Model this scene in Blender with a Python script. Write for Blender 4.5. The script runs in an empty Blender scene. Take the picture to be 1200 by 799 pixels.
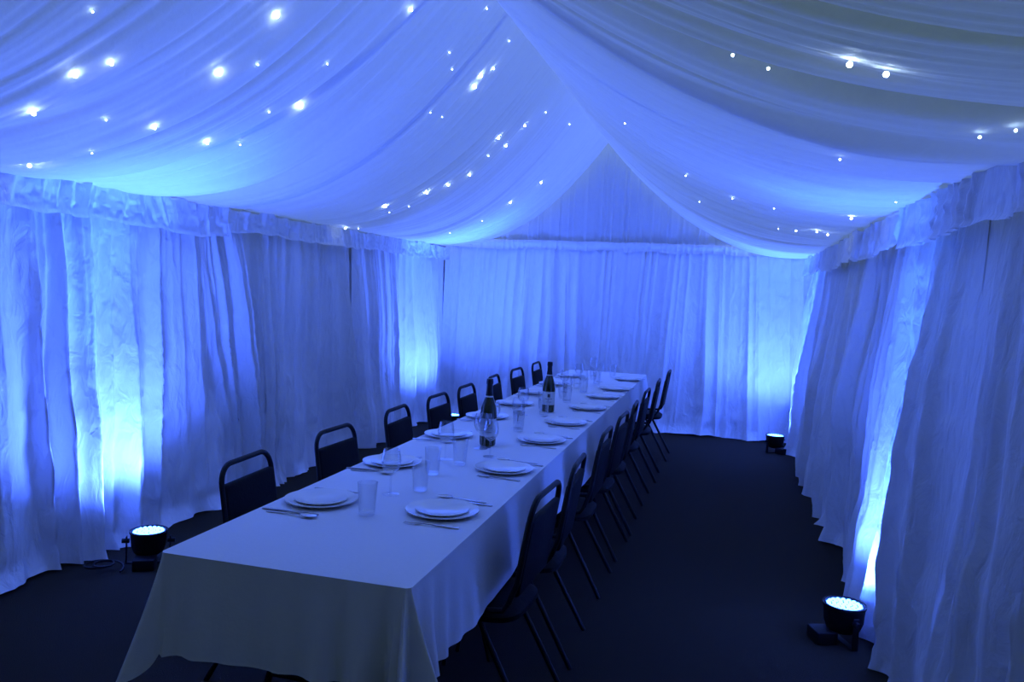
import bpy, bmesh, math, random
import numpy as np
from mathutils import Vector, Matrix

# ------------------------------------------------------------------ camera, world, exposure
sc = bpy.context.scene
col = sc.collection
cam_d = bpy.data.cameras.new('camera'); cam = bpy.data.objects.new('camera', cam_d); col.objects.link(cam)
cam_d.sensor_width = 36.0; cam_d.lens = 952.4 / 1200 * 36.0; cam_d.clip_start = 0.05; cam_d.clip_end = 60
F = Vector((-0.25709484, 0.96419471, -0.06504458)); R = Vector((0.964536, 0.26018365, 0.0444384)); U = Vector((-0.05977081, 0.05131296, 0.99689239))
m4 = Matrix((R, U, -F)).transposed().to_4x4(); m4.translation = (0, 0, 1.5904)
cam.matrix_world = m4
sc.camera = cam
sc.view_settings.view_transform = 'Standard'; sc.view_settings.look = 'None'
sc.view_settings.exposure = 0.22; sc.view_settings.gamma = 1.0; sc.view_settings.use_curve_mapping = False
w = bpy.data.worlds.new('dusk'); sc.world = w; w.use_nodes = True
bg = w.node_tree.nodes['Background']; bg.inputs[0].default_value = (0.55, 0.90, 1.0, 1); bg.inputs[1].default_value = .98

LED_COL = (0.05, 0.125, 1.0)
CORE_W = 640.0        # power of its narrow hot core
CORE_COL = (0.035, 0.15, 1.0)
UP_W = 430.0            # power of each floor uplighter
LED_DISC = 16.0         # brightness of its lamp face
BULB = 55.0           # brightness of the fairy lights

XL, XR, XC, YB = -3.37, 0.78, -1.458, 9.47
ZE, ZR = 2.045, 3.30
Y0 = 0.7               # where the drapes start, beside the camera
rng = np.random.default_rng(7); random.seed(7)

# ------------------------------------------------------------------ helpers
def tag(o, label=None, cat=None, group=None, kind=None):
    if label: o['label'] = label
    if cat: o['category'] = cat
    if group: o['group'] = group
    if kind: o['kind'] = kind
    return o

def link(name, me, mat=None, parent=None, smooth=True):
    o = bpy.data.objects.new(name, me); col.objects.link(o)
    if mat: me.materials.append(mat)
    if smooth: me.polygons.foreach_set('use_smooth', np.ones(len(me.polygons), dtype=bool))
    if parent: o.parent = parent
    return o

def empty(name, loc=(0, 0, 0), rz=0):
    o = bpy.data.objects.new(name, None); col.objects.link(o); o.location = loc; o.rotation_euler = (0, 0, rz)
    o.empty_display_size = .1
    return o

def grid_mesh(name, P, closed_u=False):
    """P: (nu, nv, 3) array."""
    nu, nv = P.shape[:2]
    me = bpy.data.meshes.new(name)
    idx = np.arange(nu * nv).reshape(nu, nv)
    if closed_u:
        idx = np.vstack([idx, idx[:1]])
    a, b, c, d = idx[:-1, :-1], idx[1:, :-1], idx[1:, 1:], idx[:-1, 1:]
    f = np.stack([a, b, c, d], -1).reshape(-1, 4)
    me.vertices.add(nu * nv); me.vertices.foreach_set('co', P.reshape(-1).astype(np.float32))
    me.loops.add(f.size); me.loops.foreach_set('vertex_index', f.reshape(-1).astype(np.int32))
    me.polygons.add(len(f)); me.polygons.foreach_set('loop_start', np.arange(0, f.size, 4, dtype=np.int32))
    me.polygons.foreach_set('loop_total', np.full(len(f), 4, dtype=np.int32))
    me.update(calc_edges=True); me.validate()
    return me

def bm_mesh(name, bm):
    me = bpy.data.meshes.new(name); bm.normal_update(); bm.to_mesh(me); bm.free(); return me

def smooth_by_angle(me, ang=35):
    me.polygons.foreach_set('use_smooth', np.ones(len(me.polygons), dtype=bool))
    me.set_sharp_from_angle(angle=math.radians(ang))

def part(name, bm, mat, parent=None, ang=35):
    me = bm_mesh(name, bm); smooth_by_angle(me, ang)
    return link(name, me, mat, parent, smooth=False)

def add_box(bm, c, s, rot=None, bevel=0.0):
    r = bmesh.ops.create_cube(bm, size=1.0); vs = r['verts']
    M = Matrix.Translation(c) @ (rot or Matrix()) @ Matrix.Diagonal((*s, 1))
    bmesh.ops.transform(bm, matrix=M, verts=vs)
    if bevel:
        es = list({e for v in vs for e in v.link_edges})
        bmesh.ops.bevel(bm, geom=es, offset=bevel, segments=3, affect='EDGES', profile=.5)

def add_tube(bm, pts, r, seg=10, cap=True):
    pts = [Vector(p) for p in pts]; rings = []
    rs = r if isinstance(r, (list, tuple)) else [r] * len(pts)
    t0 = (pts[1] - pts[0]).normalized()
    n = t0.cross(Vector((0, 0, 1)));
    if n.length < 1e-3: n = t0.cross(Vector((0, 1, 0)))
    n.normalize()
    for i, p in enumerate(pts):
        t = ((pts[min(i + 1, len(pts) - 1)] - pts[max(i - 1, 0)])).normalized()
        n = (n - t * n.dot(t)).normalized(); b = t.cross(n)
        rings.append([bm.verts.new(p + (n * math.cos(2 * math.pi * k / seg) + b * math.sin(2 * math.pi * k / seg)) * rs[i]) for k in range(seg)])
    for i in range(len(rings) - 1):
        for k in range(seg):
            bm.faces.new((rings[i][k], rings[i][(k + 1) % seg], rings[i + 1][(k + 1) % seg], rings[i + 1][k]))
    if cap:
        bm.faces.new(rings[0][::-1]); bm.faces.new(rings[-1])

def add_lathe(bm, prof, seg=32, c=(0, 0, 0), closed=False):
    rings = []
    for r, z in prof:
        if r < 1e-5: rings.append([bm.verts.new((c[0], c[1], c[2] + z))])
        else: rings.append([bm.verts.new((c[0] + r * math.cos(2 * math.pi * k / seg), c[1] + r * math.sin(2 * math.pi * k / seg), c[2] + z)) for k in range(seg)])
    for A, B in zip(rings, rings[1:] + (rings[:1] if closed else [])):
        for k in range(seg):
            q = [A[k % len(A)], A[(k + 1) % seg % len(A)], B[(k + 1) % seg % len(B)], B[k % len(B)]]
            q2 = []
            for v in q:
                if v not in q2: q2.append(v)
            if len(q2) > 2:
                try: bm.faces.new(q2)
                except ValueError: pass

def arc(cx, cz, r, a0, a1, n, f):
    return [f(cx + r * math.cos(a0 + (a1 - a0) * i / n), cz + r * math.sin(a0 + (a1 - a0) * i / n)) for i in range(n + 1)]

_tab = rng.random(8192)
def n1(x, seed=0):
    x = np.asarray(x, float) + seed * 37.17 + 1000; i = np.floor(x).astype(int); f = x - i; f = f * f * (3 - 2 * f)
    return (_tab[i % 8192] * (1 - f) + _tab[(i + 1) % 8192] * f) * 2 - 1
def n2(x, y, seed=0):
    x = np.asarray(x, float) + 500 + seed * 13.7; y = np.asarray(y, float) + 500 + seed * 7.9
    i = np.floor(x).astype(int); j = np.floor(y).astype(int); f = x - i; g = y - j
    f = f * f * (3 - 2 * f); g = g * g * (3 - 2 * g)
    h = lambda a, b: _tab[(a * 1619 + b * 31337 + seed * 101) % 8192]
    return ((h(i, j) * (1 - f) + h(i + 1, j) * f) * (1 - g) + (h(i, j + 1) * (1 - f) + h(i + 1, j + 1) * f) * g) * 2 - 1

# ------------------------------------------------------------------ materials
def nm(name):
    m = bpy.data.materials.new(name); m.use_nodes = True
    return m, m.node_tree, m.node_tree.nodes['Principled BSDF']

def fabric(name, c, rough, bump, scale, stretch=(1, 1, 1), spec=.4, sheen=.2, var=.06):
    m, t, b = nm(name)
    co = t.nodes.new('ShaderNodeTexCoord'); mp = t.nodes.new('ShaderNodeMapping'); mp.inputs['Scale'].default_value = stretch
    t.links.new(co.outputs['Object'], mp.inputs[0])
    n = t.nodes.new('ShaderNodeTexNoise'); n.inputs['Scale'].default_value = scale; n.inputs['Detail'].default_value = 5; n.inputs['Distortion'].default_value = .8
    t.links.new(mp.outputs[0], n.inputs['Vector'])
    bp = t.nodes.new('ShaderNodeBump'); bp.inputs['Strength'].default_value = bump; bp.inputs['Distance'].default_value = .02
    t.links.new(n.outputs[0], bp.inputs['Height']); t.links.new(bp.outputs[0], b.inputs['Normal'])
    rp = t.nodes.new('ShaderNodeMix'); rp.data_type = 'RGBA'
    rp.inputs[6].default_value = (*[x * (1 - var) for x in c], 1); rp.inputs[7].default_value = (*[min(1, x * (1 + var)) for x in c], 1)
    t.links.new(n.outputs[0], rp.inputs[0]); t.links.new(rp.outputs[2], b.inputs['Base Color'])
    b.inputs['Roughness'].default_value = rough; b.inputs['Specular IOR Level'].default_value = spec
    b.inputs['Sheen Weight'].default_value = sheen
    return m

def plain(name, c, rough=.5, metal=0, spec=.5):
    m, t, b = nm(name)
    n = t.nodes.new('ShaderNodeTexNoise'); n.inputs['Scale'].default_value = 30
    mr = t.nodes.new('ShaderNodeMapRange'); mr.inputs[3].default_value = max(.02, rough - .05); mr.inputs[4].default_value = rough + .05
    t.links.new(n.outputs[0], mr.inputs[0]); t.links.new(mr.outputs[0], b.inputs['Roughness'])
    b.inputs['Base Color'].default_value = (*c, 1); b.inputs['Metallic'].default_value = metal; b.inputs['Specular IOR Level'].default_value = spec
    return m

def emit(name, c, s):
    m = bpy.data.materials.new(name); m.use_nodes = True; t = m.node_tree
    t.nodes.remove(t.nodes['Principled BSDF']); e = t.nodes.new('ShaderNodeEmission')
    e.inputs[0].default_value = (*c, 1); e.inputs[1].default_value = s
    t.links.new(e.outputs[0], t.nodes['Material Output'].inputs[0]); return m

M_sat = fabric('white_satin', (.80, .80, .80), .38, .85, 14, (1, 1, .45), spec=.5, sheen=.3)
M_sheer = fabric('white_voile', (.76, .76, .76), .6, .10, 26, (1, 1, 1), spec=.25, sheen=.4)
def let_through(m, k, c):
    t = m.node_tree; b = t.nodes['Principled BSDF']; tl = t.nodes.new('ShaderNodeBsdfTranslucent'); tl.inputs[0].default_value = (*c, 1)
    mx = t.nodes.new('ShaderNodeMixShader'); mx.inputs[0].default_value = k
    t.links.new(b.outputs[0], mx.inputs[1]); t.links.new(tl.outputs[0], mx.inputs[2]); t.links.new(mx.outputs[0], t.nodes['Material Output'].inputs[0])
let_through(M_sheer, .28, (.9, .9, .9))
M_cloth = fabric('white_linen', (.80, .80, .80), .8, .06, 60, spec=.2, sheen=.1, var=.02)
M_canvas = plain('white_canvas', (.55, .55, .55), .6)
M_roof = plain('roof_canvas', (.7, .7, .7), .6); let_through(M_roof, .4, (.8, .8, .8))
M_carpet = fabric('navy_carpet', (.036, .029, .019), .95, .5, 260, spec=.1, sheen=0, var=.35)
M_black = plain('black_enamel', (.006, .006, .007), .5, 0, .25)
M_vinyl = fabric('black_vinyl', (.004, .004, .005), .7, .15, 60, spec=.12, sheen=0, var=.1)
M_china = plain('white_china', (.82, .82, .80), .15)
M_steel = plain('cutlery_steel', (.62, .62, .62), .22, 1)
M_wood = plain('table_board', (.25, .16, .09), .5)
M_bottle, _t, _b = nm('green_bottle_glass'); _b.inputs['Base Color'].default_value = (.028, .032, .010, 1); _b.inputs['Roughness'].default_value = .08
M_foil = plain('dark_foil', (.02, .02, .022), .35, .6)
M_label = plain('pale_label', (.62, .62, .55), .6)
M_ink = plain('dark_ink', (.04, .04, .04), .6)
M_ledface = emit('led_glow', (.045, .16, 1.0), LED_DISC)
M_lens = plain('blue_lens_plate', (.05, .07, .2), .3)
M_bulb = emit('fairy_glow', (.62, .84, 1.0), BULB)
M_dim = emit('fairy_glow_dim', (.55, .78, 1.0), BULB * .35)
M_cable = plain('clear_cable', (.6, .6, .6), .4)

def glass_mat():
    m = bpy.data.materials.new('clear_glass'); m.use_nodes = True; t = m.node_tree; t.nodes.remove(t.nodes['Principled BSDF'])
    tr = t.nodes.new('ShaderNodeBsdfTransparent'); tr.inputs[0].default_value = (.975, .98, .985, 1)
    gl = t.nodes.new('ShaderNodeBsdfGlossy'); gl.inputs['Roughness'].default_value = .04
    lw = t.nodes.new('ShaderNodeLayerWeight'); lw.inputs[0].default_value = .35
    mr = t.nodes.new('ShaderNodeMapRange'); mr.inputs[3].default_value = .03; mr.inputs[4].default_value = .55
    t.links.new(lw.outputs['Facing'], mr.inputs[0])
    mx = t.nodes.new('ShaderNodeMixShader'); t.links.new(mr.outputs[0], mx.inputs[0]); t.links.new(tr.outputs[0], mx.inputs[1]); t.links.new(gl.outputs[0], mx.inputs[2])
    t.links.new(mx.outputs[0], t.nodes['Material Output'].inputs[0]); return m
M_glass = glass_mat()

# ------------------------------------------------------------------ the marquee shell
def slab(name, c, s, mat):
    bm = bmesh.new(); add_box(bm, c, s); o = part(name, bm, mat); tag(o, kind='structure'); return o
slab('floor', (-1.3, 4.3, -.05), (5.4, 11.4, .1), M_carpet)
slab('wall_left', (-3.66, 4.3, 1.12), (.05, 11.4, 2.24), M_canvas)
slab('wall_right', (1.07, 4.3, 1.12), (.05, 11.4, 2.24), M_canvas)
def prism(name, pts, y0, y1, mat):
    bm = bmesh.new()
    a = [bm.verts.new((x, y0, z)) for x, z in pts]; b = [bm.verts.new((x, y1, z)) for x, z in pts]
    bm.faces.new(a); bm.faces.new(b[::-1])
    for i in range(len(pts)):
        j = (i + 1) % len(pts); bm.faces.new((a[i], b[i], b[j], a[j]))
    bmesh.ops.recalc_face_normals(bm, faces=bm.faces)
    o = part(name, bm, mat); tag(o, kind='structure'); return o
prism('wall_back', [(-3.7, 0), (1.1, 0), (1.1, 2.24), (XC, 3.72), (-3.7, 2.24)], 9.80, 9.86, M_canvas)
bm = bmesh.new()
ra = [[bm.verts.new((x, y, z)) for x, z in ((-3.72, 2.235), (XC, 3.73), (1.12, 2.235))] for y in (-1.44, 9.86)]
for i in range(2): bm.faces.new((ra[0][i], ra[1][i], ra[1][i + 1], ra[0][i + 1]))
tag(part('ceiling', bm, M_roof), kind='structure')
prism('wall_front_unseen', [(-3.7, 0), (1.1, 0), (1.1, 2.24), (XC, 3.72), (-3.7, 2.24)], -1.44, -1.38, M_carpet)  # unseen end wall added to shut out sky light, dark to limit bounce

# ------------------------------------------------------------------ ceiling drapes
def g_sag(s): return np.clip(s, 0, 1) ** 2.2
def folds(side, s, y):
    """vertical offset of the gathered voile, s 0 at the eave, 1 at the ridge"""
    sd = 3 if side < 0 else 11
    if side < 0: yy = y - .55 * s * np.exp(-((y - 3.6) / 1.2) ** 2) - .10 * n1(s * 2.2, 5)
    else: yy = y - .35 * s * np.clip((y - 3.0) / 1.5, 0, 1) - .08 * n1(s * 2.0, 6)
    amp = np.sin(np.pi * np.clip(s, 0, 1) ** .8) ** .7 * .9 + .12
    wv = yy + .05 * n2(yy * 2, s * 3, sd)
    f = .030 * n1(wv * 2.4, sd)
    r = 1 - np.abs(n1(wv * 4.6, sd + 1)); f = f + .075 * (r ** 3 - .3) * (0.6 + .6 * n2(yy * .9, s * 2.5, sd + 2))
    r2 = 1 - np.abs(n1(wv * 11, sd + 4)); f = f + .036 * (r2 ** 3 - .3) * (.6 + .5 * n2(yy * 1.3, s * 4, sd + 3))
    r3 = 1 - np.abs(n1(wv * 23, sd + 7)); f = f + .011 * (r3 ** 3 - .3) * np.clip(.5 + n2(yy * 1.7, s * 5, sd + 8), 0, 1.2)
    f = f + .003 * n1(wv * 34, sd + 9)
    if side > 0:      # the second bay on the right hangs almost smooth, the far one loosely
        smooth = np.clip(1 - np.abs(y - 3.0) / .42, 0, 1) ** .5
        f = f * (1 - .88 * smooth)
    return f * amp
def zceil(side, s, y):
    return ZE + .012 + (ZR - ZE) * g_sag(s) + folds(side, s, y)
def xceil(side, s):
    return XL + (XC - XL) * s if side < 0 else XR + (XC - XR) * s

def roof_drape(side, lo, hi, label, drop=0.0):
    """lo, hi: functions s -> y of the two edges of the bay"""
    ns = 110; span = abs(hi(np.array([.0]))[0] - lo(np.array([.0]))[0]); nt = int(max(60, span * 110))
    S = np.linspace(-.012, 1.0, ns); T = np.linspace(0, 1, nt)
    T = T ** 1.0
    s, t = np.meshgrid(S, T, indexing='ij')
    y = lo(s) * (1 - t) + hi(s) * t
    z = zceil(side, s, y) - drop
    # rolled overlap at both edges of the bay
    e = np.minimum(t, 1 - t) * span
    z = z + .018 * np.exp(-(e / .03) ** 2) * np.sin(np.pi * np.clip(s, 0, 1))
    x = xceil(side, s)
    P = np.stack([x, y, z], -1)
    me = grid_mesh('roof_drape', P)
    o = link('roof_drape', me, M_sheer)
    tag(o, label, 'ceiling drape', 'swagged voile drapes under the roof', 'thing')
    return o
A_r = lambda s: 2.66 - .30 * s
B_r = lambda s: 3.30 + .18 * s + .75 * np.clip(s - .5, 0, 1) ** 1.4
end = lambda s: 9.40 + 0 * s
L1 = lambda s: 3.30 + .85 * s
L2 = lambda s: 4.80 + .22 * s
y00 = lambda s: -1.36 + 0 * s
roof_drape(+1, y00, A_r, 'grey-blue gathered voile roof drape at the upper right, nearest the camera', .05)
roof_drape(+1, lambda s: A_r(s) - .05, B_r, 'nearly smooth voile roof drape band on the right between the gathered ones', .018)
roof_drape(+1, lambda s: B_r(s) - .05, end, 'long pale voile roof drape sweeping to the right-hand eave at the far gable')
roof_drape(-1, y00, L1, 'dark blue voile roof drape at the upper left corner, nearest the camera', .03)
roof_drape(-1, lambda s: L1(s) - .05, L2, 'voile roof drape on the left fanning up from the cyan glow at the eave', .015)
roof_drape(-1, lambda s: L2(s) - .05, end, 'long voile roof drape on the left, running to the far gable')

# ------------------------------------------------------------------ wall curtains
def curtain_points(u0, u1, ztop, seed, flare, fine=.018, broad=.12, hem=.03, nu_per=150, nv=90, topfn=None, wl=1.0, slants=()):
    """returns U, D, Z: along the wall, out of the wall, height"""
    nu = int((u1 - u0) * nu_per); u, v = np.meshgrid(np.linspace(u0, u1, nu), np.linspace(0, 1, nv), indexing='ij')   # v 0 top .. 1 hem
    warp = .13 * v * n1(u * 1.1, seed) + .03 * v * n2(u * 3, v * 2, seed)
    for (uc, k, wd) in slants: warp = warp + k * v * np.exp(-((u - uc) / wd) ** 2)
    q = u + warp
    fp = 1 - np.abs(n1(q * 15 * wl, seed + 1)); bp = 1 - np.abs(n1(q * 3.6 * wl, seed + 2)); mp_ = 1 - np.abs(n1(q * 7.5 * wl, seed + 3))
    k = np.clip(v * 1.6, 0, 1) ** .8
    d = fine * 2.2 * (fp ** 1.5) * (1 - .6 * k) + (.25 + .75 * k) * (broad * bp ** 1.6 + broad * .85 * mp_ ** 2)
    d = d + broad * .35 * k * n2(u * 2.2, v * 3.2, seed + 5)
    # loose crumples in the lower half
    cr = np.clip((v - .35) / .65, 0, 1)
    d = d + .004 * n2(u * 16 + v * 6, v * 22, seed + 12) + cr * (.018 * n2(u * 8 + v * 5, v * 9, seed + 6) + .006 * n2(u * 20 + v * 14, v * 18, seed + 7))
    ed = np.clip(np.minimum(u - u0, u1 - u) / .14, 0, 1) ** .7; d = .055 + .02 * v + (d - .055 - .02 * v) * ed
    d = d + flare * v ** 1.6
    lo = np.clip((v - .955) / .045, 0, 1)
    pud = .5 + .5 * n1(u * 2.6, seed + 8) + .35 * n1(u * 8, seed + 9)
    d = d + lo ** 1.3 * (.115 * np.clip(pud - .35, 0, 1.2) ** 1.3)
    zt = ztop if topfn is None else topfn(u)
    z0 = hem * .4 * np.clip(.3 + n1(u * 3.1, seed + 10), 0, 1) + .004
    z = zt + (z0 - zt) * v
    return u, d, z

def side_curtain(side, u0, u1, seed, label, **kw):
    u, d, z = curtain_points(u0, u1, 2.03, seed, **kw)
    x = (XL - .14 + d) if side < 0 else (XR + .15 - d)
    me = grid_mesh('wall_curtain', np.stack([x, u, z], -1)); me2 = me
    o = link('wall_curtain', me, M_sat); tag(o, label, 'curtain', 'white satin curtains lining the side walls', 'thing'); return o
side_curtain(-1, Y0, 3.02, 3, 'white satin curtain hanging at the left frame edge, before the lit column', flare=.07)
side_curtain(-1, 2.98, 4.80, 21, 'brightly uplit white satin curtain behind the near left floor light', flare=.07, slants=((4.1, .22, .35), (3.3, -.12, .3)))
side_curtain(-1, 4.68, 7.10, 32, 'dim crumpled white satin curtain behind the nearest left-hand chairs', flare=.07, slants=((5.0, -.25, .3), (5.7, .2, .3)))
side_curtain(-1, 6.98, 9.50, 45, 'white satin curtain on the left wall running into the far left corner', flare=.07)
side_curtain(+1, Y0, 3.30, 53, 'dim white satin curtain at the right frame edge', flare=.07)
side_curtain(+1, 3.26, 5.10, 66, 'uplit white satin curtain beside the near right floor light', flare=.07)
side_curtain(+1, 4.98, 7.20, 71, 'white satin curtain with a ragged hem halfway down the right wall', flare=.07)
side_curtain(+1, 7.10, 9.50, 83, 'white satin curtain on the right wall running into the far right corner', flare=.07)

u, d, z = curtain_points(XL - .06, XR + .07, 2.10, 94, flare=.05, fine=.014, broad=.075, wl=.9, hem=.05)
me = grid_mesh('wall_curtain', np.stack([u, YB + .09 - d, z], -1))
o = link('wall_curtain', me, M_sat); tag(o, 'wide white satin curtain across the far end wall, behind the table', 'curtain', None, 'thing')

# gathered heading strip above the end curtain
nu = 1100; u, v = np.meshgrid(np.linspace(XL, XR, nu), np.linspace(0, 1, 12), indexing='ij')
fp = (1 - np.abs(n1(u * 17, 101))); zb = 2.065 + .012 * n1(u * 4, 104)
d = .012 + .022 * fp ** 1.4 * (.4 + .6 * v) + .008 * np.sin(v * np.pi * 2)
me = grid_mesh('curtain_heading', np.stack([u, YB + .055 - d - .01, 2.175 + (zb - 2.175) * v + .006 * n1(u * 9, 105)], -1))
o = link('curtain_heading', me, M_sat); tag(o, 'narrow gathered satin heading strip between end curtain and gable lining', 'curtain heading', None, 'thing')

# pleated gable lining
nu = 1500; u, v = np.meshgrid(np.linspace(XL + .02, XR - .02, nu), np.linspace(0, 1, 30), indexing='ij')
roof = lambda x: np.where(x < XC, 2.16 + (3.50 - 2.16) * (x - XL) / (XC - XL), 2.16 + (3.50 - 2.16) * (XR - x) / (XR - XC))
d = .020 * (1 - np.abs(n1(u * 16, 111))) ** 1.3 * (.45 + .55 * v) + .010 * n1(u * 6 + .2 * v, 112) + .004 * n1(u * 42, 113)
me = grid_mesh('gable_lining', np.stack([u, YB + .07 - d, roof(u) + (2.13 - roof(u)) * v], -1))
o = link('gable_lining', me, M_sheer); tag(o, 'finely pleated white gable lining in the triangle above the end curtain', 'gable lining', None, 'thing')

# pelmets along the eaves
def pelmet(side, u0, u1, seed, label, zt=2.045, drop=.20):
    nu = int((u1 - u0) * 200); u, v = np.meshgrid(np.linspace(u0, u1, nu), np.linspace(0, 1, 26), indexing='ij')
    q = u + .10 * v * n1(u * 3, seed)
    d = .008 + .034 * (1 - np.abs(n1(q * 9, seed + 1))) ** 1.8 + .012 * (1 - np.abs(n1(q * 19, seed + 8))) ** 2 + .022 * v * (.5 + .5 * n1(q * 2.2, seed + 2)) + .006 * n2(u * 20, v * 6, seed + 3)
    lip = np.clip((v - .9) / .1, 0, 1); d = d + .012 * lip
    zb = zt - drop - .022 * n1(u * 1.5, seed + 4) - .010 * n1(u * 8, seed + 5)
    z = zt + .02 * np.clip(n1(u * 11, seed + 6), -.3, 1) * (1 - v) + (zb - zt) * v
    x = XL - .005 + d if side < 0 else XR + .015 - d
    me = grid_mesh('curtain_pelmet', np.stack([x, u, z], -1)); o = link('curtain_pelmet', me, M_sat)
    tag(o, label, 'pelmet', 'gathered satin pelmets along the eaves', 'thing')
pelmet(-1, Y0, 4.86, 121, 'gathered satin pelmet on the left eave, nearer piece, under the cyan glow')
pelmet(-1, 4.90, 9.38, 131, 'gathered satin pelmet on the left eave, farther shallower piece', 2.045, .16)
pelmet(+1, Y0, 4.30, 141, 'gathered satin pelmet on the right eave, nearer piece at the frame edge')
pelmet(+1, 4.34, 9.38, 151, 'gathered satin pelmet on the right eave, farther piece', 2.045, .19)

# ------------------------------------------------------------------ floor uplighters
def uplighter():
    root = empty('floor_uplighter')
    bm = bmesh.new(); add_lathe(bm, [(0, .05), (.055, .05), (.075, .065), (.088, .10), (.093, .165), (.098, .172), (.098, .182), (.086, .182), (.084, .172), (0, .172)], 40)
    part('housing', bm, M_black, root)
    bm = bmesh.new(); add_lathe(bm, [(0, .1725), (.0835, .1725), (.0835, .1745), (0, .1745)], 40)
    part('lens_plate', bm, M_lens, root)
    bm = bmesh.new()
    for ring, n in ((0, 1), (.024, 6), (.047, 12), (.070, 18)):
        for k in range(n):
            a = 2 * math.pi * k / n + ring * 9
            add_lathe(bm, [(.0108, .1745), (.0095, .179), (.005, .1815), (0, .182)], 8, (ring * math.cos(a), ring * math.sin(a), 0))
    part('led_lamps', bm, M_ledface, root)
    bm = bmesh.new()
    for s in (-1, 1):
        add_box(bm, (s * .112, 0, .075), (.004, .03, .15), bevel=.0015)
    add_box(bm, (0, 0, .003), (.228, .03, .006), bevel=.0015)
    part('bracket', bm, M_black, root)
    for s in (-1, 1):
        bm = bmesh.new(); add_tube(bm, [(s * .098, 0, .125), (s * .135, 0, .125)], .013, 12); part('clamp_knob', bm, M_black, root)
    bm = bmesh.new(); add_box(bm, (0, -.10, .032), (.11, .10, .06), bevel=.006)
    part('power_box', bm, M_black, root)
    return root
def copy_tree(o, parent=None):
    c = o.copy(); col.objects.link(c); c.parent = parent
    for ch in list(o.children): copy_tree(ch, c)
    return c
up0 = uplighter()
spots = [(-3.00, 3.72, .5, 'glowing black floor uplighter on the carpet left of the table, nearest left one'),
         (.60, 4.03, -1.2, 'glowing black floor uplighter on the carpet at the lower right'),
         (.53, 8.85, .8, 'small glowing black floor uplighter in the far right corner'),
         (-2.86, 8.36, .2, 'glowing black floor uplighter glimpsed between left-hand chairs, far left corner')]
for i, (x, y, a, lab) in enumerate(spots):
    o = up0 if i == 0 else None
    if o is None:
        o = copy_tree(up0)
    o.location = (x, y, 0); o.rotation_euler.z = a
    tag(o, lab, 'uplighter', 'blue floor uplighters along the walls')
for i, (x, y, a, lab) in enumerate(spots):
  for pw, cc, sz, in ((UP_W, LED_COL, 150), (CORE_W, CORE_COL, 46)):
    L = bpy.data.lights.new('uplight_beam', 'SPOT'); L.energy = pw * (.95, .52, .85, .95)[i]; L.color = cc; L.spot_size = math.radians(sz); L.spot_blend = 1.0; L.shadow_soft_size = .07
    lo = bpy.data.objects.new('uplight_beam', L); col.objects.link(lo); lo.location = (x, y, .20)
    tilt = Vector((-.04 if x < -1 else .04, .05 if y > 8 else 0, 1)).normalized()
    lo.rotation_euler = tilt.to_track_quat('-Z', 'Y').to_euler(); lo.rotation_euler = (-tilt).to_track_quat('Z', 'Y').to_euler()

# cable lump behind the near left light
bm = bmesh.new(); pts = []
for i in range(60):
    t = i / 59; pts.append((-3.06 - .10 * t + .05 * math.cos(t * 14), 3.52 - .04 * t + .07 * math.sin(t * 14), .012 + .05 * math.sin(math.pi * t) * (1 + .4 * math.sin(t * 9))))
add_tube(bm, pts, .006, 6)
o = part('power_cable', bm, M_black); tag(o, 'dark coiled power cable on the carpet beside the near left uplighter', 'cable')

# ------------------------------------------------------------------ fairy lights
pts_l = [(-2.4,2.54,1),(-2.31,2.62,1),(-2.63,2.58,1),(-1.94,3.15,1),(-2.2,3.13,1),(-2.51,3.11,1),(-3.08,3.0,1),(-2.59,2.91,0),(-2.77,3.03,0),(-2.5,3.47,1),(-2.47,3.7,0),(-2.19,3.8,1),(-2.09,3.25,0),(-1.97,3.66,0),(-2.24,3.59,0),(-2.17,2.37,0),(-1.67,3.97,1),(-1.71,4.67,0),(-1.74,4.81,0),(-1.64,5.35,1),(-1.7,5.27,1),(-1.75,5.3,1),(-1.52,5.29,0),(-1.87,6.55,1),(-1.87,6.32,1),(-1.73,6.6,1),(-1.62,6.86,0),(-1.98,6.42,0),(-2.14,6.44,1),(-2.29,6.35,1),(-2.4,6.16,1),(-2.58,6.23,0),(-2.7,6.02,1),(-2.72,6.16,0),(-3.24,6.42,1),(-1.96,8.24,1),(-2.22,8.02,1),(-2.48,7.92,0),(-1.56,7.59,0),(-1.95,5.23,0),(-1.95,5.01,0),(-1.50,4.71,0),(-3.12,6.43,0),(-2.78,7.81,0)]
pts_r = [(.19,1.68,1),(.26,1.71,1),(.05,1.97,0),(-.03,1.95,0),(.54,2.15,0),(.6,2.1,0),(.32,2.91,0),(.02,6.26,1),(-.29,6.66,0),(.21,5.02,0),(.59,4.67,1),(.67,3.9,0),(.61,5.96,1),(.53,5.85,1),(.31,6.46,0),(-.3,4.9,0),(-.56,4.08,0),(-.03,5.15,0),(.43,6.34,1)]
def bay_drop(side, s, y):
    if side > 0: return .05 if y < 2.66 - .3 * s else (.018 if y < B_r(np.array(s)) else 0)
    return .03 if y < L1(s) else (.015 if y < L2(s) else 0)
def zs(side, x, y):
    s = (x - XL) / (XC - XL) if side < 0 else (XR - x) / (XR - XC)
    return float(zceil(side, np.array(s), np.array(y))) - float(bay_drop(side, s, y))
ico = {}
for k, rr in (('big', .0080), ('mid', .0055), ('dim', .0036)):
    bm = bmesh.new(); bmesh.ops.create_icosphere(bm, subdivisions=2, radius=rr); me = bm_mesh('bulb', bm); me.materials.append(M_dim if k == 'dim' else M_bulb); smooth_by_angle(me, 180); ico[k] = me
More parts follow.
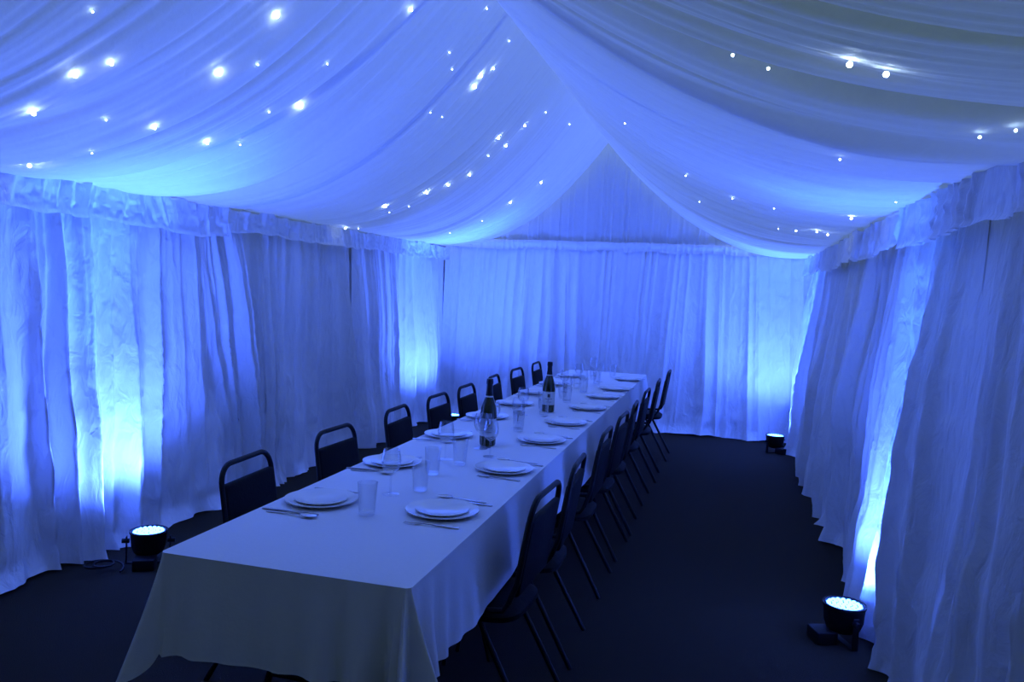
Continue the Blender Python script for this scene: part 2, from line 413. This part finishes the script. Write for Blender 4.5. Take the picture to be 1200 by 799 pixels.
def fairy_string(side, pts, label):
    pts = sorted(pts, key=lambda p: p[0]); root = empty('fairy_light_string', (pts[0][0], pts[0][1], zs(side, pts[0][0], pts[0][1])))
    path = []
    for (xa, ya, _), (xb, yb, _) in zip(pts, pts[1:]):
        for i in range(8):
            t = i / 8; x, y = xa + (xb - xa) * t, ya + (yb - ya) * t; path.append(Vector((x, y, zs(side, x, y) + .03)) - root.location)
    path.append(Vector((pts[-1][0], pts[-1][1], zs(side, pts[-1][0], pts[-1][1]) + .03)) - root.location)
    bm = bmesh.new(); add_tube(bm, path, .0012, 5); part('cable', bm, M_cable, root)
    for i, (x, y, big) in enumerate(pts):
        me = ico['dim'] if not big else ico['big' if random.random() < .4 and side < 0 else 'mid']
        b = bpy.data.objects.new('bulb', me); col.objects.link(b); b.parent = root
        b.location = Vector((x, y, zs(side, x, y) - .013)) - root.location
    tag(root, label, 'fairy lights', 'strings of fairy lights under the roof drapes')
sel = lambda P, a, b: [p for p in P if a <= p[1] < b]
fairy_string(-1, sel(pts_l, 0, 2.95), 'string of white fairy lights across the upper left corner of the roof')
fairy_string(-1, sel(pts_l, 2.95, 3.35), 'string of white fairy lights down the left roof slope to the near pelmet')
fairy_string(-1, sel(pts_l, 3.35, 4.1), 'string of white fairy lights on the left slope above the cyan glow')
fairy_string(-1, sel(pts_l, 4.1, 5.5), 'string of white fairy lights near the ridge, close trio of bright points')
fairy_string(-1, sel(pts_l, 5.5, 7.0), 'longest row of white fairy lights sweeping down the middle left slope')
fairy_string(-1, sel(pts_l, 7.0, 9.0), 'string of white fairy lights on the left slope nearest the far gable')
fairy_string(+1, sel(pts_r, 0, 3.2), 'sparse string of white fairy lights in the grey folds at upper right')
fairy_string(+1, sel(pts_r, 3.2, 5.5), 'string of white fairy lights on the right slope around the cyan glow')
fairy_string(+1, sel(pts_r, 5.5, 8), 'string of white fairy lights on the far right slope near the corner')

# ------------------------------------------------------------------ table
TX0, TX1, TY0, TY1 = -1.602, -.802, 2.04, 8.463
root = empty('banquet_table', ((TX0 + TX1) / 2, (TY0 + TY1) / 2, 0)); tag(root, 'long trestle banquet table hidden under the white tablecloth, black legs showing', 'table')
bm = bmesh.new(); add_box(bm, (0, 0, .731), (TX1 - TX0 - .012, TY1 - TY0 - .012, .03), bevel=.004); part('tabletop', bm, M_wood, root)
for yw in (2.39, 3.25, 3.98, 6.02, 6.80, 7.58, 8.34):
    yy = yw - (TY0 + TY1) / 2
    for s in (-1, 1):
        bm = bmesh.new(); add_tube(bm, [(s * .09, yy, .716), (s * .14, yy, .60), (s * .30, yy, .0)], .0125, 10); part('leg', bm, M_black, root)
    bm = bmesh.new(); add_tube(bm, [(-.235, yy, .25), (.235, yy, .25)], .009, 8); part('crossbar', bm, M_black, root)

# tablecloth: top plus hanging skirt with corner folds
def tablecloth():
    rc = .018; drop = .298; segs = []
    cs = [(TX1 - rc, TY0 + rc, -90), (TX1 - rc, TY1 - rc, 0), (TX0 + rc, TY1 - rc, 90), (TX0 + rc, TY0 + rc, 180)]
    per = []   # (x, y, nx, ny, corner angle or None, cornerindex, along)
    na = 70; s_along = 0
    for ci, (cx, cy, a0) in enumerate(cs):
        for k in range(na + 1):
            th = k / na; a = math.radians(a0 + 90 * th); per.append((cx + rc * math.cos(a), cy + rc * math.sin(a), math.cos(a), math.sin(a), th, ci))
        nx_, ny_, nn = cs[(ci + 1) % 4][0], cs[(ci + 1) % 4][1], None
        a = math.radians(a0 + 90); x1_, y1_ = cx + rc * math.cos(a), cy + rc * math.sin(a)
        x2_, y2_ = nx_ + rc * math.cos(a), ny_ + rc * math.sin(a); Ls = math.hypot(x2_ - x1_, y2_ - y1_); n = int(Ls / .018)
        for k in range(1, n):
            t = k / n; per.append((x1_ + (x2_ - x1_) * t, y1_ + (y2_ - y1_) * t, math.cos(a), math.sin(a), -min(t, 1 - t) * Ls, ci if t < .5 else (ci + 1) % 4))
    per = np.array(per); n = len(per); nv = 40
    V = np.linspace(0, 1, nv)
    px, py, nx, ny, th, ci = [per[:, i][:, None] for i in range(6)]
    v = V[None, :]
    arcs = th >= 0
    def bumps(t, c):
        near_right = c == 0
        two = .125 * np.exp(-((t - .22) / .11) ** 2) + .13 * np.exp(-((t - .76) / .12) ** 2) + .035
        one = .105 * np.exp(-((t - .5) / .20) ** 2) + .02
        return np.where(near_right, two, one)
    dc = bumps(np.clip(th, 0, 1), ci)
    edge = np.where(arcs, dc, 0)
    base_e = np.where(ci == 0, .03 + .1 * 0 + .002, .02)
    dist = np.clip(-th, 0, 9)
    along = px * 1.0 + py * 1.0
    wave = .014 * n1(along * 2.3, 201) + .008 * n1(along * 6, 202)
    side_amt = .022 + wave * np.clip(dist / .25, 0, 1) + np.where(ci == 0, .060, .020) * np.exp(-dist / np.where(ci == 0, .17, .12)) * np.cos(dist * 50)
    off = np.where(arcs, edge, side_amt)
    corner_drop = np.where(arcs, np.exp(-((np.clip(th, 0, 1) - .5) / .32) ** 2) * .09, .012 * np.exp(-dist / .1))
    hemn = .010 * n1(along * 1.4, 203)
    vv = v
    out = off * vv ** 1.15
    # rounded shoulder
    sh = np.clip(v / .03, 0, 1)
    X = px + nx * (out + .002); Y = py + ny * (out + .002)
    Z = .756 - .003 * (1 - np.cos(sh * np.pi / 2)) - (drop + corner_drop + hemn) * v - .0
    # near the cloth's front edge a sewn fold line runs down the middle
    P = np.stack([X, Y, Z + 0 * X], -1)
    bm = bmesh.new()
    rows = [[bm.verts.new(P[i, j]) for i in range(n)] for j in range(nv)]
    for j in range(nv - 1):
        for i in range(n):
            k = (i + 1) % n; bm.faces.new((rows[j][i], rows[j][k], rows[j + 1][k], rows[j + 1][i]))
    # top: inner ring grid
    nxg, nyg = 40, 260
    inner = [[bm.verts.new((TX0 + .02 + (TX1 - TX0 - .04) * a / nxg, TY0 + .02 + (TY1 - TY0 - .04) * b / nyg, .7562)) for b in range(nyg + 1)] for a in range(nxg + 1)]
    for a in range(nxg):
        for b in range(nyg): bm.faces.new((inner[a][b], inner[a + 1][b], inner[a + 1][b + 1], inner[a][b + 1]))
    # soft press creases across the top
    for a in range(nxg + 1):
        for b in range(nyg + 1):
            vt = inner[a][b]; yy = vt.co.y
            vt.co.z += .0012 * math.exp(-((yy - 3.64) / .02) ** 2) + .0012 * math.exp(-((yy - 5.25) / .02) ** 2) + .0012 * math.exp(-((yy - 6.85) / .02) ** 2)
    ring = [inner[nxg][b] for b in range(nyg + 1)] + [inner[a][nyg] for a in range(nxg - 1, -1, -1)] + [inner[0][b] for b in range(nyg - 1, -1, -1)] + [inner[a][0] for a in range(1, nxg)]
    # stitch ring to first row by walking both by angle-free nearest advance
    top = rows[0]; start = min(range(n), key=lambda i: (top[i].co - ring[0].co).length); i = 0; j = 0; m = len(ring)
    while i < n or j < m:
        a = top[(start + i) % n]; b = ring[j % m]
        a2 = top[(start + i + 1) % n]; b2 = ring[(j + 1) % m]
        if j >= m or (i < n and (a2.co - b.co).length <= (b2.co - a.co).length): bm.faces.new((a, b, a2)); i += 1
        else: bm.faces.new((a, b, b2)); j += 1
    bmesh.ops.recalc_face_normals(bm, faces=bm.faces)
    o = part('tablecloth', bm, M_cloth, ang=50); tag(o, 'long white tablecloth draped over the banquet table, folded at the near corners', 'tablecloth')
tablecloth()
TZ = .7575

# ------------------------------------------------------------------ chairs
def make_chair():
    root = empty('banquet_chair')
    # local +x faces the table; backrest top at x = 0, rear feet at x = -.03
    hw = .195; zt = .848; r = .011
    def bx(z): return .065 * (zt - z) / (zt - .43)                # recline of the back
    P = []
    lf = []
    for z in (.0, .2, .40): lf.append((.47 - .05 * z / .4, -hw, z))
    lf += [(.40, -hw, .425), (.30, -hw, .432), (.16, -hw, .432), (.095, -hw, .44), (.075, -hw, .47)]
    loop = [(bx(z), -hw + .012 * (z - .47), z) for z in (.55, .65, .72)]
    rad = .075; cz = zt - rad
    for i in range(0, 9):
        a = math.pi - i / 8 * math.pi / 2; y = -(hw - .004 - rad) + rad * math.cos(a); zz = cz + rad * math.sin(a); loop.append((bx(zz), y, zz))
    half = lf[-1:] + loop
    full = half + [(x, -y, z) for x, y, z in half[::-1]]
    bm = bmesh.new(); add_tube(bm, full, r, 10); part('back_frame', bm, M_black, root)
    for s in (-1, 1):
        bm = bmesh.new(); add_tube(bm, [(x, y * -s, z) for x, y, z in lf], r, 10); part('leg', bm, M_black, root)      # front leg running into the seat rail
        bm = bmesh.new(); add_tube(bm, [(.22, s * (hw - .004), .425), (.19, s * (hw - .004), .40), (-.03, s * (hw + .012), 0)], r, 10); part('leg', bm, M_black, root)
    # back pad
    bm = bmesh.new(); n = 14
    zt2 = .762; front = []; 
    prof = [(-hw + .006, .50), (-hw + .006, .755), (hw - .006, .755), (hw - .006, .50)]
    add_box(bm, (0, 0, 0), (.030, 2 * hw - .012, .285), bevel=.011)
    for v in bm.verts:
        z = v.co.z + .6325; v.co.x += bx(z) + .004 * math.cos(v.co.y / hw * 1.5); v.co.z = z
    part('backrest', bm, M_vinyl, root)
    # seat pad
    bm = bmesh.new(); bmesh.ops.create_grid(bm, x_segments=16, y_segments=16, size=.5)
    def sq(x, y):
        k = max(abs(x), abs(y)) * 2
        L = (abs(x * 2) ** 4 + abs(y * 2) ** 4) ** .25
        f = k / L if L > 1e-6 else 1
        return x * f, y * f, k
    tops = []
    for v in bm.verts:
        X, Y, k = sq(v.co.x, v.co.y); v.co = Vector((.245 + X * .39, Y * .405, .405 + .030 * (1 - k ** 6)))
    g = bmesh.ops.extrude_edge_only(bm, edges=[e for e in bm.edges if e.is_boundary]); nv = [e for e in g['geom'] if isinstance(e, bmesh.types.BMVert)]
    for v in nv: v.co.z -= .018
    bm.faces.new([v for v in sorted(nv, key=lambda v: math.atan2(v.co.y, v.co.x - .245))])
    bmesh.ops.recalc_face_normals(bm, faces=bm.faces)
    for v in bm.verts: v.co.z += .003
    part('seat', bm, M_vinyl, root)
    bm = bmesh.new(); add_tube(bm, [(.447, -hw, .17), (.447, hw, .17)], .008, 8); part('stretcher', bm, M_black, root)
    return root
ordn = ['nearest the camera', 'second from the camera', 'third from the camera', 'fourth from the camera', 'fifth from the camera', 'sixth from the camera', 'second from the far end', 'at the far end']
ch0 = make_chair(); first = True
left_y = [2.91, 3.68, 4.46, 5.13, 5.74, 6.50, 7.22, 7.95]; right_y = [2.93, 3.50, 4.33, 4.95, 5.50, 6.30, 7.10, 8.04]
lx = [-1.885, -1.88, -1.88, -1.87, -1.87, -1.88, -1.87, -1.86]; rx = [-.615, -.60, -.60, -.59, -.58, -.58, -.56, -.54]
for i in range(8):
    for side in (0, 1):
        o = ch0 if first else copy_tree(ch0); first = False
        if side == 0: o.location = (lx[i], left_y[i], 0); o.rotation_euler.z = math.radians((3, -2, 2, -1, 0, 3, -2, 1)[i])
        else: o.location = (rx[i], right_y[i], 0); o.rotation_euler.z = math.pi + math.radians((-3, 2, 0, -2, 2, -1, 1, 0)[i])
        tag(o, 'black hoop-backed chair on the %s side of the table, %s' % (('left', 'right')[side], ordn[i]), 'chair', 'black chairs along the %s side of the table' % ('left', 'right')[side])

# ------------------------------------------------------------------ tableware
def one(name, bm, mat): return part(name, bm, mat)
def plate_bm(r, h=.016):
    k = r / .135; bm = bmesh.new()
    add_lathe(bm, [(0, .004), (.075 * k, .004), (.092 * k, .008), (.128 * k, h), (.135 * k, h + .001), (.135 * k, h - .002), (.128 * k, h - .005), (.09 * k, .002), (.075 * k, 0), (0, 0)], 56)
    return bm
plate0 = one('dinner_plate', plate_bm(.135), M_china)
side0 = one('dessert_plate', plate_bm(.098, .013), M_china)
def tumbler():
    bm = bmesh.new(); add_lathe(bm, [(0, 0), (.026, 0), (.029, .004), (.036, .118), (.0372, .119), (.0358, .1185), (.0275, .012), (0, .010)], 32); return bm
tumb0 = one('tumbler', tumbler(), M_glass)
def wineglass():
    root = empty('wine_glass')
    bm = bmesh.new(); add_lathe(bm, [(.0045, .078), (.012, .082), (.028, .096), (.038, .118), (.039, .138), (.034, .168), (.031, .182), (.0302, .182), (.0328, .168), (.0375, .138), (.0365, .119), (.027, .099), (0, .088)], 32); part('bowl', bm, M_glass, root)
    bm = bmesh.new(); add_lathe(bm, [(.0065, .004), (.004, .012), (.0035, .045), (.0045, .078)], 20); part('stem', bm, M_glass, root)
    bm = bmesh.new(); add_lathe(bm, [(0, 0), (.034, 0), (.035, .001), (.02, .003), (.0065, .004)], 32); part('foot', bm, M_glass, root)
    return root
wine0 = wineglass()
def outline_blade(bm, pts, z0, th):
    """pts: list of (x, halfwidth, lift)"""
    L = []; 
    for x, hw, lift in pts:
        L.append([bm.verts.new((x, -hw, z0 + lift)), bm.verts.new((x, hw, z0 + lift)), bm.verts.new((x, hw * .9, z0 + lift + th)), bm.verts.new((x, -hw * .9, z0 + lift + th))])
    for a, b in zip(L, L[1:]):
        for k in range(4): bm.faces.new((a[k], a[(k + 1) % 4], b[(k + 1) % 4], b[k]))
    bm.faces.new(L[0][::-1]); bm.faces.new(L[-1]); bmesh.ops.recalc_face_normals(bm, faces=bm.faces)
def knife():
    bm = bmesh.new(); outline_blade(bm, [(-.115, .004, 0), (-.11, .008, 0), (-.06, .0075, .001), (-.01, .0055, .001), (0, .0045, .001), (.01, .009, .0005), (.06, .010, 0), (.09, .008, 0), (.108, .003, 0)], 0, .003); return bm
def fork():
    bm = bmesh.new(); outline_blade(bm, [(-.10, .005, 0), (-.092, .008, 0), (-.05, .006, .001), (0, .003, .003), (.03, .003, .004), (.045, .009, .003), (.055, .012, .001)], 0, .002)
    for k in range(4):
        y = -.0098 + k * .0065; b2 = bmesh.new(); outline_blade(b2, [(.054, .0018, .001), (.08, .0015, 0), (.098, .0006, .003)], 0, .0018)
        for v in b2.verts: v.co.y += y
        me = bm_mesh('t', b2); bm.from_mesh(me); bpy.data.meshes.remove(me)
    return bm
def spoon():
    bm = bmesh.new(); outline_blade(bm, [(-.10, .005, 0), (-.092, .008, 0), (-.05, .006, .001), (.02, .003, .004), (.045, .0035, .004)], 0, .002)
    b2 = bmesh.new(); bmesh.ops.create_uvsphere(b2, u_segments=20, v_segments=12, radius=1)
    for v in b2.verts:
        z = v.co.z; v.co = Vector((.07 + v.co.x * .032, v.co.y * .020, .009 + (z if z < 0 else -z * .75) * .008))
    me = bm_mesh('t', b2); bm.from_mesh(me); bpy.data.meshes.remove(me); return bm
kn0, fk0, sp0 = one('dinner_knife', knife(), M_steel), one('dinner_fork', fork(), M_steel), one('dessert_spoon', spoon(), M_steel)
used = set()
def put(proto, loc, rz, label, cat, group):
    if proto.name in used: o = copy_tree(proto)
    else: used.add(proto.name); o = proto
    o.location = loc; o.rotation_euler = (0, 0, rz); tag(o, label, cat, group); return o
pr = [(-.976, 2.775), (-.955, 3.545), (-.96, 4.32), (-.955, 4.98), (-.94, 5.69), (-.935, 6.37), (-.92, 6.95), (-.91, 7.80)]
pl = [(-1.443, 2.73), (-1.465, 3.445), (-1.465, 4.225), (-1.465, 4.95), (-1.46, 5.62), (-1.46, 6.30), (-1.46, 6.98), (-1.46, 7.75)]
rnd = random.Random(3); J = lambda a: rnd.uniform(-a, a)
for side, P in ((0, pl), (1, pr)):
    nm_ = ('left', 'right')[side]
    for i, (x, y) in enumerate(P):
        q = 'on the %s side of the table, %s' % (nm_, 'place ' + ordn[i] if i < 6 else 'place ' + ordn[i])
        q = '%s-side place %s' % (nm_, ordn[i])
        f = 1 if side == 0 else -1            # direction the diner faces
        pb = put(plate0, (x, y, TZ), J(1), 'white dinner plate, lower of two stacked, at the ' + q, 'plate', 'white dinner plates')
        ps = put(side0, (x + J(.004), y + J(.004), TZ + .0045), J(1), 'small white plate stacked on the dinner plate, ' + q, 'plate', 'small white plates on the dinner plates')
        rz = 0 if side == 0 else math.pi
        # knife and spoon to the diner's right, forks to the left
        ry = -1 if side == 0 else 1
        put(kn0, (x - f * .03, y + ry * .165, TZ), rz + J(.06), 'steel dinner knife beside the plate at the ' + q, 'knife', 'dinner knives')
        put(sp0, (x - f * .01, y + ry * .198, TZ), rz + J(.06), 'steel spoon outside the knife at the ' + q, 'spoon', 'spoons')
        put(fk0, (x - f * .02, y - ry * .168, TZ), rz + J(.06), 'steel dinner fork beside the plate at the ' + q, 'fork', 'dinner forks')
        if side == 0: wx, wy, tx, ty = x + .185 + J(.01), y + .215 + J(.02), x + .235 + J(.01), y - .12 + J(.03)
        else: wx, wy, tx, ty = x - .235 + J(.01), y - .30 + J(.02) + (.58 if i < 2 else .0) , x - .19 + J(.01), y + .22 + J(.02)
        if side == 1 and i == 0: wx, wy, tx, ty = -1.20, 3.97, -1.167, 3.04
        if side == 1 and i == 1: wx, wy, tx, ty = -1.10, 3.80, -1.175, 3.56
        if side == 1 and i == 4: wy += .13
        put(wine0, (wx, wy, TZ), J(3), 'empty clear wine glass at the ' + q, 'wine glass', 'empty wine glasses')
        put(tumb0, (tx, ty, TZ), J(3), 'empty clear tumbler at the ' + q, 'tumbler', 'empty tumblers')

# ------------------------------------------------------------------ bottles
def bottle(x, y, label, h=.345, rz=0):
    root = empty('wine_bottle', (x, y, TZ), rz); k = h / .32
    bm = bmesh.new(); add_lathe(bm, [(0, .004), (.03, 0), (.040, .003), (.043, .012), (.0435, .150 * k), (.040, .180 * k), (.029, .212 * k), (.019, .238 * k), (.0155, .262 * k), (.0145, .300 * k)], 40); part('glass_body', bm, M_bottle, root)
    bm = bmesh.new(); add_lathe(bm, [(.0202, .238 * k), (.0168, .262 * k), (.0160, .290 * k), (.0185, .296 * k), (.0185, .306 * k), (.0165, .318 * k), (0, .320 * k)], 28); part('neck_foil', bm, M_foil, root)
    bm = bmesh.new(); add_lathe(bm, [(.0202, .226 * k), (.0228, .226 * k), (.0205, .236 * k), (.0188, .240 * k)], 28, closed=False); part('neck_label', bm, M_label, root)
    bm = bmesh.new(); n = 24
    ring = [[bm.verts.new((.0441 * math.cos(a), .0441 * math.sin(a), zz)) for zz in (.048 * k, .132 * k)] for a in [math.radians(-90 - 75 + 150 * i / n) for i in range(n + 1)]]
    for a, b in zip(ring, ring[1:]): bm.faces.new((a[0], b[0], b[1], a[1]))
    lb = part('body_label', bm, M_label, root)
    # dark crest and rules printed on the label
    bm = bmesh.new()
    def patch(u0, u1, z0, z1, n=6):
        rr = [[bm.verts.new((.0444 * math.cos(a), .0444 * math.sin(a), zz)) for zz in (z0 * k, z1 * k)] for a in [math.radians(-90 + u0 + (u1 - u0) * i / n) for i in range(n + 1)]]
        for a, b in zip(rr, rr[1:]): bm.faces.new((a[0], b[0], b[1], a[1]))
    patch(-12, 12, .096, .118); patch(-32, 32, .086, .0885); patch(-24, 24, .066, .069)
    part('printed_crest', bm, M_ink, lb)
    tag(root, label, 'bottle', 'dark wine bottles on the table')
bottle(-1.196, 4.075, 'dark wine bottle with pale label nearer the camera, seen through a wine glass', .355, .3)
bottle(-1.164, 5.40, 'dark wine bottle with pale label farther down the middle of the table', .345, .25)
print('verts', sum(len(o.data.vertices) for o in sc.objects if o.type == 'MESH'))
